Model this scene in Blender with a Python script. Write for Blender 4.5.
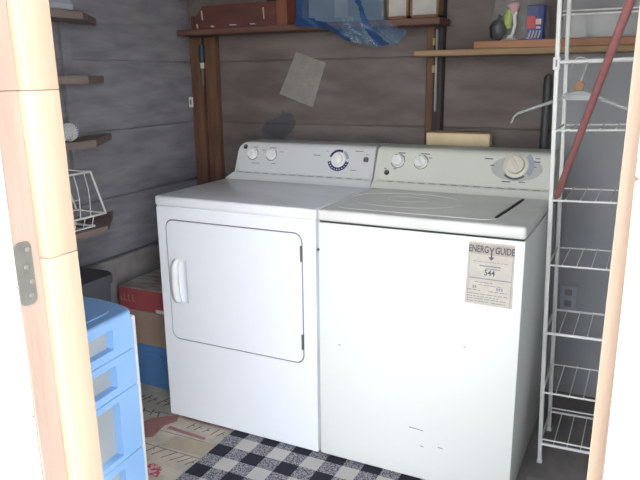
import bpy, bmesh, math, random
from mathutils import Vector, Matrix, noise
random.seed(7)
R = math.radians
for o in list(bpy.data.objects):
    bpy.data.objects.remove(o)
SC = bpy.context.scene
COL = SC.collection

# ------------------------------------------------------------------ camera
CP = Vector((1.64709, -1.90312, 1.34338)); YAW, PIT, ROL, F = -0.464441, -0.245192, -0.011527, 656.472
fw = Vector((math.sin(YAW)*math.cos(PIT), math.cos(YAW)*math.cos(PIT), math.sin(PIT)))
r0 = Vector((math.cos(YAW), -math.sin(YAW), 0)); u0 = r0.cross(fw)
rt = r0*math.cos(ROL) + u0*math.sin(ROL); up = u0*math.cos(ROL) - r0*math.sin(ROL)
cd = bpy.data.cameras.new('camera'); cam = bpy.data.objects.new('camera', cd); COL.objects.link(cam)
cam.matrix_world = Matrix(((rt.x, up.x, -fw.x, CP.x), (rt.y, up.y, -fw.y, CP.y), (rt.z, up.z, -fw.z, CP.z), (0, 0, 0, 1)))
cd.sensor_width = 36; cd.lens = F*36/640; cd.clip_start = .02
SC.camera = cam

# ------------------------------------------------------------------ world, exposure
w = bpy.data.worlds.new('sky'); SC.world = w; w.use_nodes = True
nt = w.node_tree; nt.nodes.clear()
wo = nt.nodes.new('ShaderNodeOutputWorld'); bg = nt.nodes.new('ShaderNodeBackground')
tc = nt.nodes.new('ShaderNodeTexCoord'); sx = nt.nodes.new('ShaderNodeSeparateXYZ'); cr = nt.nodes.new('ShaderNodeValToRGB')
nt.links.new(tc.outputs['Generated'], sx.inputs[0]); nt.links.new(sx.outputs['Z'], cr.inputs[0])
cr.color_ramp.elements[0].position = 0.0; cr.color_ramp.elements[0].color = (1.0, .97, .93, 1)
cr.color_ramp.elements[1].position = 0.7; cr.color_ramp.elements[1].color = (.16, .20, .28, 1)
e = cr.color_ramp.elements.new(.30); e.color = (.60, .65, .72, 1)
# glow added to the sky (towards +X, -Y) to brighten the dryer front
gd = nt.nodes.new('ShaderNodeVectorMath'); gd.operation = 'DOT_PRODUCT'; gd.inputs[1].default_value = (.80, -.58, .12)
nt.links.new(tc.outputs['Generated'], gd.inputs[0])
gr = nt.nodes.new('ShaderNodeMapRange'); gr.inputs['From Min'].default_value = .55; gr.inputs['From Max'].default_value = 1.0
gr.inputs['To Min'].default_value = .88; gr.inputs['To Max'].default_value = 1.9; gr.interpolation_type = 'SMOOTHSTEP'
nt.links.new(gd.outputs['Value'], gr.inputs[0])
gm = nt.nodes.new('ShaderNodeVectorMath'); gm.operation = 'SCALE'; nt.links.new(cr.outputs[0], gm.inputs[0]); nt.links.new(gr.outputs[0], gm.inputs['Scale'])
nt.links.new(gm.outputs[0], bg.inputs['Color']); bg.inputs['Strength'].default_value = 9.2
nt.links.new(bg.outputs[0], wo.inputs[0])
sd = bpy.data.lights.new('sun', 'SUN'); sd.energy = 2.5; sd.angle = R(3); sd.color = (1, .95, .86)
sun = bpy.data.objects.new('sun', sd); COL.objects.link(sun); sun.rotation_euler = (R(30), 0, R(60))
SC.view_settings.view_transform = 'Standard'; SC.view_settings.look = 'None'
SC.view_settings.exposure = 0.0; SC.view_settings.gamma = 1; SC.view_settings.use_curve_mapping = False

# ------------------------------------------------------------------ materials
def mat(name, c, rough=.5, c2=None, ns=8.0, stretch=(1, 1, 1), bump=0.0, bscale=None, metal=0.0, alpha=1.0, trans=0.0, detail=5, lo=.35, hi=.65, spec=.5):
    m = bpy.data.materials.new(name); m.use_nodes = True
    n = m.node_tree; b = n.nodes['Principled BSDF']
    b.inputs['Roughness'].default_value = rough; b.inputs['Metallic'].default_value = metal
    b.inputs['Alpha'].default_value = alpha; b.inputs['Transmission Weight'].default_value = trans
    b.inputs['Specular IOR Level'].default_value = spec
    t = n.nodes.new('ShaderNodeTexCoord'); mp = n.nodes.new('ShaderNodeMapping')
    mp.inputs['Scale'].default_value = stretch
    n.links.new(t.outputs['Object'], mp.inputs[0])
    nz = n.nodes.new('ShaderNodeTexNoise'); nz.inputs['Scale'].default_value = ns; nz.inputs['Detail'].default_value = detail
    n.links.new(mp.outputs[0], nz.inputs['Vector'])
    rp = n.nodes.new('ShaderNodeValToRGB')
    if c2 is None: c2 = tuple(x*.93 for x in c)
    rp.color_ramp.elements[0].position = lo; rp.color_ramp.elements[1].position = hi
    rp.color_ramp.elements[0].color = (*c, 1); rp.color_ramp.elements[1].color = (*c2, 1)
    n.links.new(nz.outputs['Fac'], rp.inputs[0]); n.links.new(rp.outputs[0], b.inputs['Base Color'])
    if bump:
        n2 = n.nodes.new('ShaderNodeTexNoise'); n2.inputs['Scale'].default_value = bscale or ns*3
        n.links.new(mp.outputs[0], n2.inputs['Vector'])
        bp = n.nodes.new('ShaderNodeBump'); bp.inputs['Strength'].default_value = bump; bp.inputs['Distance'].default_value = .004
        n.links.new(n2.outputs['Fac'], bp.inputs['Height']); n.links.new(bp.outputs[0], b.inputs['Normal'])
    return m

M = {}
M['wall'] = mat('dark_plank', (.205, .20, .225), .8, (.295, .29, .315), 5, (1, 1, 5), .5, 30)
M['wall_back'] = mat('dark_stained_plank', (.125, .102, .096), .8, (.19, .162, .15), 4, (1, 1, 3), .5, 30)
M['wall_right'] = mat('bounce_grey_plank', (.58, .59, .61), .8, (.66, .67, .68), 4, (1, 1, 3), .4, 30)  # unseen right wall, colour raised to bounce light onto the washer side
M['haze_panel'] = mat('glare_haze_grey', (.33, .34, .355), .6, (.40, .41, .425), 3, (1, 1, .5))  # glare haze put into a paler wall grey
M['ceiling'] = mat('ceiling_wood', (.22, .2, .18), .8, (.3, .27, .24), 4, (1, 4, 1))
M['ledge'] = mat('concrete_ledge', (.24, .225, .215), .9, (.32, .3, .29), 12, bump=.4)
M['ext'] = mat('white_paint_outside', (.85, .85, .85), .6, (.8, .8, .79), 6)
M['ground'] = mat('outside_concrete', (.55, .54, .5), .9, (.45, .44, .41), 3, bump=.3)
M['jamb'] = mat('pale_pine', (.405, .30, .215), .55, (.385, .282, .198), 6, (6, 6, .8), .15, 20)
M['jamb_pink'] = mat('pink_pine', (.29, .215, .172), .6, (.265, .19, .15), 7, (6, 6, .8), .2, 20)
M['stud'] = mat('brown_stud', (.17, .088, .05), .75, (.10, .05, .03), 6, (6, 6, .6), .4, 20)
M['stud_dark'] = mat('dark_stud', (.055, .045, .045), .8, (.035, .03, .03), 6, (6, 6, .6), .3)
M['shelf_red'] = mat('redbrown_board', (.17, .085, .06), .7, (.11, .055, .04), 6, (.7, 5, 5), .3)
M['shelf_left'] = mat('faded_brown_board', (.27, .21, .19), .75, (.21, .16, .14), 6, (5, .7, 5), .3)
M['shelf_tan'] = mat('tan_board', (.36, .235, .13), .7, (.27, .17, .09), 6, (.7, 5, 5), .3)
M['shelf_orange'] = mat('orange_brown_board', (.42, .21, .12), .7, (.33, .16, .09), 6, (.7, 5, 5), .3)
M['crate'] = mat('red_crate_wood', (.15, .05, .038), .6, (.09, .04, .034), 7, (.7, 4, 4), .4)
M['crate_end'] = mat('orange_crate_wood', (.24, .085, .05), .6, (.17, .06, .04), 7, (4, 4, .7), .4)
M['scuff'] = mat('pale_scuff', (.55, .45, .42), .7)
M['dryer'] = mat('blue_white_enamel', (.875, .885, .92), .22, (.86, .875, .91), 2, spec=.5)
M['washer'] = mat('warm_white_enamel', (.86, .87, .82), .16, (.845, .855, .80), 2, spec=.5)
M['top'] = mat('white_enamel_top', (.86, .865, .88), .20, (.80, .805, .82), 5, (1, 3, 1))
M['wtop'] = mat('greyish_washer_top', (.79, .795, .74), .22, (.71, .715, .665), 6, (1, 2, 1))  # slightly greyer than the washer cabinet enamel
M['console'] = mat('console_plastic', (.61, .62, .615), .35, (.585, .595, .59), 3)
M['wconsole'] = mat('yellowed_console_plastic', (.635, .645, .565), .38, (.61, .62, .54), 3)
M['knob'] = mat('knob_white', (.82, .82, .80), .3)
M['knob_cream'] = mat('knob_cream', (.68, .64, .53), .35)
M['oval'] = mat('grey_oval', (.46, .47, .43), .4)
M['navy'] = mat('navy_print', (.02, .025, .11), .5)
M['bluegrey'] = mat('bluegrey_print', (.33, .35, .42), .5)
M['ink'] = mat('dark_print', (.10, .10, .11), .6)
M['palink'] = mat('faded_print', (.27, .27, .28), .6)
M['black'] = mat('black_plastic', (.012, .012, .013), .4)
M['seal'] = mat('grey_seal', (.16, .165, .18), .7)
M['gap'] = mat('dark_gap', (.03, .03, .032), .8)
M['hinge'] = mat('tarnished_metal', (.15, .148, .13), .6, (.11, .11, .095), 20, metal=.35)
M['steel'] = mat('bright_steel', (.42, .42, .42), .4, metal=.9)
M['dull_steel'] = mat('dull_steel', (.10, .10, .105), .5, metal=.3)
M['label'] = mat('aged_label_paper', (.63, .58, .51), .8, (.56, .51, .44), 25)
M['label_hd'] = mat('label_heading_band', (.50, .44, .385), .8, (.43, .375, .33), 25)
M['paper'] = mat('grey_note_paper', (.31, .29, .265), .85, (.25, .235, .215), 18)
M['wire'] = mat('white_coated_wire', (.84, .84, .80), .4)
M['tower'] = mat('light_blue_plastic', (.28, .49, .80), .4, (.25, .455, .77), 3)
M['tower_clear'] = mat('frosted_plastic', (.40, .42, .42), .35, (.35, .37, .37), 4)
M['tower_side'] = mat('milky_plastic', (.74, .73, .70), .4, (.66, .65, .62), 14)
M['bin'] = mat('blue_tub_plastic', (.09, .21, .44), .45, (.08, .185, .40), 4)
M['darkbin'] = mat('charcoal_plastic', (.10, .103, .115), .5)
M['redbox'] = mat('red_carton', (.34, .07, .075), .7, (.29, .06, .065), 6)
M['redboxtop'] = mat('worn_carton_top', (.34, .27, .24), .8, (.44, .40, .37), 9, (1, 3, 1), lo=.45, hi=.55)
M['card'] = mat('brown_cardboard', (.33, .24, .185), .85, (.28, .20, .15), 8)
M['tanbox'] = mat('tan_wood', (.80, .66, .42), .6, (.74, .60, .37), 6, (4, 1, 1))
M['pole'] = mat('dull_red_pole', (.36, .15, .14), .55, (.31, .12, .115), 12, (5, 5, 1))
M['clear'] = mat('clear_plastic', (.80, .82, .82), .15, alpha=.30)
M['clearhaze'] = mat('hazy_clear_plastic', (.68, .70, .68), .2, (.58, .6, .58), 9, alpha=.42)
M['bag'] = mat('blue_film', (.02, .10, .28), .3, (.05, .17, .33), 3, (1, 1, 1), alpha=.42, bump=.25, bscale=10, detail=1, lo=.3, hi=.7)
M['bag_edge'] = mat('deep_blue_film', (.012, .055, .17), .35, (.016, .075, .22), 6, alpha=.8)
M['bag_glint'] = mat('film_glint', (.30, .44, .52), .25, (.2, .33, .45), 9, alpha=.38)
M['bagclear'] = mat('clear_film', (.72, .74, .74), .12, alpha=.11, bump=.6, bscale=20)
M['tealbox'] = mat('pale_carton', (.34, .37, .36), .8, (.28, .31, .30), 6)
M['whitebox'] = mat('white_panel', (.50, .48, .45), .8, (.38, .36, .34), 14)
M['brownframe'] = mat('brown_edging', (.22, .13, .075), .8)
M['green'] = mat('lime_pack', (.45, .55, .10), .5, (.3, .42, .06), 20)
M['pink'] = mat('pink_pack', (.68, .42, .40), .5)
M['whiteplas'] = mat('white_plastic', (.78, .78, .76), .4)
M['bluepack'] = mat('blue_pack', (.02, .045, .20), .45)
M['redpack'] = mat('red_pack', (.55, .03, .05), .45)
M['fuzz'] = mat('white_rubber', (.62, .63, .65), .7)
M['pipe'] = mat('dark_pipe', (.055, .055, .058), .5)
M['yellow'] = mat('yellow_plastic', (.34, .29, .12), .5)
M['handle_blue'] = mat('dark_blue_handle', (.03, .035, .05), .5)
M['trayg'] = mat('pale_grey_tray', (.42, .45, .50), .6)

def stain(mm, c, r, col):
    n = mm.node_tree; b = n.nodes['Principled BSDF']; src = b.inputs['Base Color'].links[0].from_socket
    t = n.nodes.new('ShaderNodeTexCoord'); nz = n.nodes.new('ShaderNodeTexNoise'); nz.inputs['Scale'].default_value = 11
    n.links.new(t.outputs['Object'], nz.inputs['Vector'])
    sc = n.nodes.new('ShaderNodeVectorMath'); sc.operation = 'MULTIPLY_ADD'; sc.inputs[1].default_value = (.16, .16, .16)
    n.links.new(nz.outputs['Color'], sc.inputs[0]); n.links.new(t.outputs['Object'], sc.inputs[2])
    d = n.nodes.new('ShaderNodeVectorMath'); d.operation = 'DISTANCE'; d.inputs[1].default_value = tuple(x+.08 for x in c); n.links.new(sc.outputs[0], d.inputs[0])
    mr = n.nodes.new('ShaderNodeMapRange'); mr.inputs['From Min'].default_value = r; mr.inputs['From Max'].default_value = r*.8; n.links.new(d.outputs['Value'], mr.inputs[0])
    mx = n.nodes.new('ShaderNodeMix'); mx.data_type = 'RGBA'; n.links.new(mr.outputs[0], mx.inputs['Factor']); n.links.new(src, mx.inputs['A']); mx.inputs['B'].default_value = (*col, 1)
    n.links.new(mx.outputs['Result'], b.inputs['Base Color'])
stain(M['wall_back'], (.03, .90, 1.10), .085, (.085, .085, .095))
def rug_mat():
    m = bpy.data.materials.new('buffalo_check'); m.use_nodes = True; n = m.node_tree; b = n.nodes['Principled BSDF']
    b.inputs['Roughness'].default_value = .95
    t = n.nodes.new('ShaderNodeTexCoord'); s = n.nodes.new('ShaderNodeSeparateXYZ'); n.links.new(t.outputs['Object'], s.inputs[0])
    def math_(op, a, bb=None):
        k = n.nodes.new('ShaderNodeMath'); k.operation = op
        for i, v in enumerate((a, bb)):
            if v is None: continue
            if isinstance(v, (int, float)): k.inputs[i].default_value = v
            else: n.links.new(v, k.inputs[i])
        return k.outputs[0]
    P = .137
    def stripe(sock, off):      # 1 inside a dark stripe
        return math_('LESS_THAN', math_('FRACT', math_('DIVIDE', math_('ADD', sock, 10*P-off), P)), .5)
    sa = stripe(s.outputs['X'], 0.0); sb = stripe(s.outputs['Y'], .0)
    tot = math_('ADD', sa, sb)
    nz = n.nodes.new('ShaderNodeTexNoise'); nz.inputs['Scale'].default_value = 260; nz.inputs['Detail'].default_value = 2
    n.links.new(t.outputs['Object'], nz.inputs['Vector'])
    speck = math_('GREATER_THAN', nz.outputs['Fac'], .5)
    tw = n.nodes.new('ShaderNodeMix'); tw.data_type = 'RGBA'
    tw.inputs['A'].default_value = (.10, .10, .13, 1); tw.inputs['B'].default_value = (.46, .43, .43, 1); n.links.new(speck, tw.inputs['Factor'])
    m1 = n.nodes.new('ShaderNodeMix'); m1.data_type = 'RGBA'; n.links.new(math_('GREATER_THAN', tot, .5), m1.inputs['Factor'])
    m1.inputs['A'].default_value = (.66, .62, .57, 1); n.links.new(tw.outputs['Result'], m1.inputs['B'])
    m2 = n.nodes.new('ShaderNodeMix'); m2.data_type = 'RGBA'; n.links.new(math_('GREATER_THAN', tot, 1.5), m2.inputs['Factor'])
    n.links.new(m1.outputs['Result'], m2.inputs['A']); m2.inputs['B'].default_value = (.022, .023, .036, 1)
    n.links.new(m2.outputs['Result'], b.inputs['Base Color'])
    wv = n.nodes.new('ShaderNodeTexWave'); wv.inputs['Scale'].default_value = 60; wv.inputs['Distortion'].default_value = 2
    n.links.new(t.outputs['Object'], wv.inputs['Vector'])
    bp = n.nodes.new('ShaderNodeBump'); bp.inputs['Strength'].default_value = .5; bp.inputs['Distance'].default_value = .003
    n.links.new(wv.outputs['Fac'], bp.inputs['Height']); n.links.new(bp.outputs[0], b.inputs['Normal'])
    return m
M['rug'] = rug_mat()
M['vinyl'] = mat('printed_vinyl', (.68, .59, .46), .6, (.54, .48, .385), 9, (1, 1.6, 1), lo=.42, hi=.58)
M['vinyl_ochre'] = mat('ochre_print', (.56, .45, .31), .6, (.49, .40, .29), 20)
M['vinyl_red'] = mat('faded_red_print', (.46, .21, .19), .6, (.40, .18, .16), 20)
M['vinyl_redhot'] = mat('bright_red_print', (.55, .07, .12), .6, (.7, .5, .45), 60, lo=.45, hi=.55)
M['vinyl_ink'] = mat('brown_ink_print', (.17, .14, .12), .7)
M['floor_dark'] = mat('grey_brown_floor', (.25, .22, .20), .8, (.19, .17, .16), 7, (2, 1, 1), .2)

# ------------------------------------------------------------------ mesh builder
class MB:
    def __init__(s): s.bm = bmesh.new(); s.mi = 0
    def _mark(s): s._n = len(s.bm.faces)
    def _fin(s, fs):
        for f in fs: f.material_index = s.mi; f.smooth = True
    def box(s, x0, x1, y0, y1, z0, z1, bev=0.0, seg=2, mtx=None):
        r = bmesh.ops.create_cube(s.bm, size=1); vs = r['verts']
        for v in vs:
            v.co = Vector(((x0+x1)/2+v.co.x*(x1-x0), (y0+y1)/2+v.co.y*(y1-y0), (z0+z1)/2+v.co.z*(z1-z0)))
        fs = {f for v in vs for f in v.link_faces}
        if bev:
            es = list({e for v in vs for e in v.link_edges})
            rr = bmesh.ops.bevel(s.bm, geom=es, offset=bev, segments=seg, profile=.5, affect='EDGES')
            fs = {f for f in rr['faces']} | {f for f in fs if f.is_valid}
            fs |= {f for v in rr['verts'] if v.is_valid for f in v.link_faces}
        if mtx is not None:
            for v in {v for f in fs for v in f.verts}: v.co = mtx @ v.co
        s._fin(fs); return s
    def tube(s, pts, r, n=8, cap=True, closed=False):
        pts = [Vector(p) for p in pts]; k = len(pts); rings = []
        nrm = None
        for i, p in enumerate(pts):
            a = pts[i-1] if (i > 0 or closed) else p; b = pts[(i+1) % k] if (i < k-1 or closed) else p
            t = (b-a).normalized()
            if nrm is None:
                nrm = t.orthogonal().normalized()
            else:
                nrm = (nrm - t*nrm.dot(t)).normalized()
            bi = t.cross(nrm); rr = r[i] if isinstance(r, (list, tuple)) else r
            rings.append([s.bm.verts.new(p + (nrm*math.cos(2*math.pi*j/n) + bi*math.sin(2*math.pi*j/n))*rr) for j in range(n)])
        fs = []
        for i in range(k if closed else k-1):
            A, B = rings[i], rings[(i+1) % k]
            for j in range(n): fs.append(s.bm.faces.new((A[j], A[(j+1) % n], B[(j+1) % n], B[j])))
        if cap and not closed:
            fs.append(s.bm.faces.new(rings[0][::-1])); fs.append(s.bm.faces.new(rings[-1]))
        s._fin(fs); return s
    def lathe(s, prof, mtx, n=28):
        """prof: (radius, height) pairs about local +Z, placed by mtx"""
        rings = []
        for r_, h in prof:
            rings.append([s.bm.verts.new(mtx @ Vector((r_*math.cos(2*math.pi*j/n), r_*math.sin(2*math.pi*j/n), h))) for j in range(n)])
        fs = []
        for A, B in zip(rings, rings[1:]):
            for j in range(n): fs.append(s.bm.faces.new((A[j], A[(j+1) % n], B[(j+1) % n], B[j])))
        fs.append(s.bm.faces.new(rings[0][::-1])); fs.append(s.bm.faces.new(rings[-1]))
        s._fin(fs); return s
    def prism(s, poly, d0, d1, mtx, bev=0.0, hole=None, seg=2):
        """poly (and hole) in local XY, extruded along local Z d0..d1, placed by mtx"""
        def loop(pp, d): return [s.bm.verts.new(mtx @ Vector((a, b, d))) for a, b in pp]
        fs = []
        A, B = loop(poly, d0), loop(poly, d1); k = len(poly)
        sides = [s.bm.faces.new((A[i], A[(i+1) % k], B[(i+1) % k], B[i])) for i in range(k)]; fs += sides
        if hole is None:
            f0 = s.bm.faces.new(A[::-1]); f1 = s.bm.faces.new(B); fs += [f0, f1]
            if bev:
                rr = bmesh.ops.bevel(s.bm, geom=list(f1.edges), offset=bev, segments=seg, profile=.5, affect='EDGES')
                fs = [f for f in fs if f.is_valid] + list(rr['faces'])
        else:
            C, D = loop(hole, d0), loop(hole, d1); h = len(hole)
            fs += [s.bm.faces.new((C[(i+1) % h], C[i], D[i], D[(i+1) % h])) for i in range(h)]
            for P, Q in ((A, C), (B, D)):
                es = []
                for L in (P, Q):
                    for i in range(len(L)):
                        ed = s.bm.edges.get((L[i], L[(i+1) % len(L)])) or s.bm.edges.new((L[i], L[(i+1) % len(L)]))
                        es.append(ed)
                g = bmesh.ops.triangle_fill(s.bm, use_beauty=True, edges=es)
                fs += [x for x in g['geom'] if isinstance(x, bmesh.types.BMFace)]
        s._fin(fs); return s
    def poly(s, pts, th=.0004, nrm=(0, 0, 1)):
        """thin slab with the given 3-D outline, thickness th along nrm"""
        nv = Vector(nrm)*th
        A = [s.bm.verts.new(Vector(p)) for p in pts]; B = [s.bm.verts.new(Vector(p)+nv) for p in pts]; k = len(A)
        fs = [s.bm.faces.new(A[::-1]), s.bm.faces.new(B)] + [s.bm.faces.new((A[i], A[(i+1) % k], B[(i+1) % k], B[i])) for i in range(k)]
        s._fin(fs); return s
    def grid(s, fn, nu, nv, th=0.0):
        V = [[s.bm.verts.new(Vector(fn(i/nu, j/nv))) for j in range(nv+1)] for i in range(nu+1)]
        fs = [s.bm.faces.new((V[i][j], V[i+1][j], V[i+1][j+1], V[i][j+1])) for i in range(nu) for j in range(nv)]
        s._fin(fs)
        if th:
            bmesh.ops.recalc_face_normals(s.bm, faces=fs)
            g = bmesh.ops.solidify(s.bm, geom=fs, thickness=th)
            s._fin([x for x in g['geom'] if isinstance(x, bmesh.types.BMFace)])
        return s
    def ball(s, c, r, sub=3, sc=(1, 1, 1)):
        g = bmesh.ops.create_icosphere(s.bm, subdivisions=sub, radius=1)
        for v in g['verts']: v.co = Vector(c) + Vector((v.co.x*r*sc[0], v.co.y*r*sc[1], v.co.z*r*sc[2]))
        s._fin({f for v in g['verts'] for f in v.link_faces}); return s
    def build(s, name, mats, parent=None, off=(0, 0, 0), mtx=None, kind=None, label=None, recalc=True, sharp=35):
        bm = s.bm
        if mtx is not None: bmesh.ops.transform(bm, matrix=mtx, verts=bm.verts)
        if any(off): bmesh.ops.translate(bm, vec=-Vector(off), verts=bm.verts)
        if recalc: bmesh.ops.recalc_face_normals(bm, faces=bm.faces)
        for e_ in bm.edges:
            if len(e_.link_faces) == 2 and e_.calc_face_angle(0) > R(sharp): e_.smooth = False
        me = bpy.data.meshes.new(name); bm.to_mesh(me); bm.free()
        for m in (mats if isinstance(mats, (list, tuple)) else [mats]): me.materials.append(M[m] if isinstance(m, str) else m)
        o = bpy.data.objects.new(name, me); COL.objects.link(o)
        if parent is not None: o.parent = parent
        if kind: o['kind'] = kind
        if label: o['label'] = label
        return o

def thing(name, label, cat, loc=(0, 0, 0), rot=(0, 0, 0), group=None):
    o = bpy.data.objects.new(name, None); COL.objects.link(o); o.empty_display_size = .05
    o.location = loc; o.rotation_euler = rot; tag(o, label, cat, group); return o
def tag(o, label, cat, group=None):
    o['label'] = label; o['category'] = cat
    if group: o['group'] = group
    return o
def rrect(x0, x1, y0, y1, r, n=6):
    out = []
    for cx, cy, a in ((x1-r, y1-r, 0), (x0+r, y1-r, 90), (x0+r, y0+r, 180), (x1-r, y0+r, 270)):
        for i in range(n+1): t = R(a+90*i/n); out.append((cx+r*math.cos(t), cy+r*math.sin(t)))
    return out
def frame_mtx(o, x, y):
    x = Vector(x).normalized(); z = x.cross(Vector(y)).normalized(); y = z.cross(x)
    return Matrix(((x.x, y.x, z.x, o[0]), (x.y, y.y, z.y, o[1]), (x.z, y.z, z.z, o[2]), (0, 0, 0, 1)))
FRONT = frame_mtx((0, 0, 0), (1, 0, 0), (0, 0, 1))          # local x -> X, y -> Z, z -> -Y
def text_into(mb, body, size, mtx, ext=.0003, align='CENTER', sx=1.0, bold=0.0):
    cu = bpy.data.curves.new('t', 'FONT'); cu.body = body; cu.size = size; cu.extrude = ext; cu.align_x = align; cu.align_y = 'CENTER'
    cu.offset = bold; cu.resolution_u = 3
    ob = bpy.data.objects.new('t', cu); COL.objects.link(ob)
    me = bpy.data.meshes.new_from_object(ob)
    me.transform(mtx @ Matrix.Diagonal((sx, 1, 1, 1)))
    k = len(mb.bm.faces); mb.bm.from_mesh(me); mb.bm.faces.ensure_lookup_table()
    for f in mb.bm.faces[k:]: f.material_index = mb.mi
    bpy.data.objects.remove(ob); bpy.data.curves.remove(cu); bpy.data.meshes.remove(me)
def arc_poly(cx, cy, ra, rb, a0, a1, n=16):
    return [(cx+ra*math.cos(R(a0+(a1-a0)*i/n)), cy+ra*math.sin(R(a0+(a1-a0)*i/n))) for i in range(n+1)] + \
           [(cx+rb*math.cos(R(a1+(a0-a1)*i/n)), cy+rb*math.sin(R(a1+(a0-a1)*i/n))) for i in range(n+1)]
def ell(cx, cy, a, b, n=40): return [(cx+a*math.cos(2*math.pi*i/n), cy+b*math.sin(2*math.pi*i/n)) for i in range(n)]

# ------------------------------------------------------------------ the setting
XL, XR, YB, YF, ZC = -.48, 1.95, .90, -1.11, 2.3
seams = [0, .285, .557, .826, 1.121, 1.417, 1.71, 2.0, 2.3]
m = MB(); m.box(XL-.05, XL-.012, YF, YB+.05, 0, ZC)
for a, b in zip(seams, seams[1:]): m.box(XL-.02, XL, YF, YB, a+.003, b-.003, .002, 1)
m.build('wall_left', 'wall', kind='structure')
m = MB(); m.box(XL-.05, XR+.05, YB+.012, YB+.05, 0, ZC)
for a, b in zip(seams, seams[1:]): m.box(XL-.02, XR, YB, YB+.02, a+.003, b-.0025, .002, 1)
m.build('wall_back', 'wall_back', kind='structure')
m = MB(); m.box(1.30, XR, YB-.008, YB, .0, ZC, .001, 1); m.build('trim_12', 'haze_panel', kind='structure')  # added panel; its lighter grey paints the glare behind the rack
m = MB(); m.box(XR+.012, XR+.05, YF, YB+.05, 0, ZC)
for a, b in zip(seams, seams[1:]): m.box(XR, XR+.02, YF, YB, a+.003, b-.003, .002, 1)
m.build('wall_right', 'wall_right', kind='structure')
m = MB()
for i in range(9): m.box(XL-.05, XR+.05, -1.26+i*.245, -1.26+(i+1)*.245-.003, ZC, ZC+.03)
m.box(XL-.05, XR+.05, -1.26, YB+.05, ZC+.03, ZC+.06)
m.build('ceiling', 'ceiling', kind='structure')
# front wall round the doorway
m = MB(); m.box(XL-1.1, .745, -1.231, YF, -.12, ZC); m.box(1.665, XR+1.1, -1.231, YF, -.12, ZC); m.box(.745, 1.665, -1.231, YF, 2.08, ZC)
m.build('wall_front', 'wall', kind='structure')
m = MB()
for i in range(11):
    z = -.10 + i*.225
    for a, b in ((XL-1.1, .776), (1.639, XR+1.1)): m.box(a, b, -1.247, -1.231, z, z+.222, .002, 1)
m.box(.776, 1.639, -1.247, -1.231, 2.05, 2.375)
m.build('trim_1', 'ext', kind='structure')
# floor: printed vinyl with flat printed patches, darker boards on the right
m = MB(); m.box(XL-.05, 1.30, -1.247, YB+.05, -.03, 0)
m.mi = 5; m.box(1.302, XR+.05, -1.247, YB+.05, -.03, 0)
def flat(pts, mi):
    m.mi = mi; m.poly([(x, y, 0) for x, y in pts], .0003)
flat([(-.07, -.10), (-.055, -.05), (.03, .015), (.055, -.03), (.03, -.08), (.045, -.165), (0, -.19), (-.08, -.17)], 1)
flat([(.052, -.070), (.236, -.081), (.240, -.098), (.052, -.090)], 1)
flat([(.05, .03), (.30, .03), (.30, .012), (.05, .008)], 1)
flat([(.12, -.12), (.30, -.105), (.29, -.19), (.11, -.20)], 2)
flat([(.155, -.30), (.215, -.31), (.235, -.365), (.16, -.375)], 3)
for k in range(9):
    x = random.uniform(-.45, .25); y = random.uniform(-.9, -.4); a = random.uniform(.06, .16); b = random.uniform(.04, .1)
    flat([(x, y), (x+a, y+.01), (x+a+.02, y+b), (x+.01, y+b)], (1, 2, 2)[k % 3])
def letters(x0, x1, y, h, lean, step, t):
    x = x0
    while x < x1:
        hh = h*random.uniform(.6, 1.1); l = lean*random.uniform(.6, 1.3)
        flat([(x, y), (x+t, y), (x+t+l, y+hh), (x+l, y+hh)], 4)
        if random.random() < .8: flat([(x+l*.6, y+hh*.55), (x+step*.7, y+hh*.5), (x+step*.7, y+hh*.5+t*.9), (x+l*.6, y+hh*.55+t*.9)], 4)
        x += step*random.uniform(.7, 1.3)
letters(.12, .30, -.055, .05, .012, .034, .005)
letters(.08, .30, -.262, .062, .03, .036, .005)
letters(-.30, -.03, -.035, .05, -.02, .042, .006)
letters(-.35, -.02, .05, .07, .02, .04, .006)
letters(-.20, .14, -.33, .05, .02, .028, .004)
letters(-.30, .0, -.42, .05, .02, .028, .004)
for y in (-.215, -.115, .0): flat([(-.1, y), (.3, y+.006), (.3, y+.009), (-.1, y+.003)], 4)
m.build('floor', ['vinyl', 'vinyl_red', 'vinyl_ochre', 'vinyl_redhot', 'vinyl_ink', 'floor_dark'], kind='structure')
m = MB(); m.box(-6, 8, -9, -1.247, -.16, -.11); m.build('ground', 'ground', kind='structure')
# lower ledge along the left wall and studs
m = MB(); m.box(XL, XL+.03, YF, YB, 0, .557, .004, 1); m.build('baseboard_left', 'ledge', kind='structure')
def stud(n, x0, x1, y0, y1, z0, z1, k): MB().box(x0, x1, y0, y1, z0, z1, .003, 1).build(n, k, kind='structure')
stud('trim_2', -.455, -.385, .862, YB, 0, 1.533, 'stud'); stud('trim_3', -.368, -.30, .862, YB, 0, 1.533, 'stud')
stud('trim_4', .772, .806, .862, YB, 0, ZC, 'stud'); stud('trim_5', .807, .845, .850, YB, 0, ZC, 'stud_dark')
stud('trim_6', XL, XL+.022, .055, .10, .98, ZC, 'wall')
stud('trim_7', .0, .04, .862, YB, 1.563, ZC, 'stud_dark')

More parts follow.
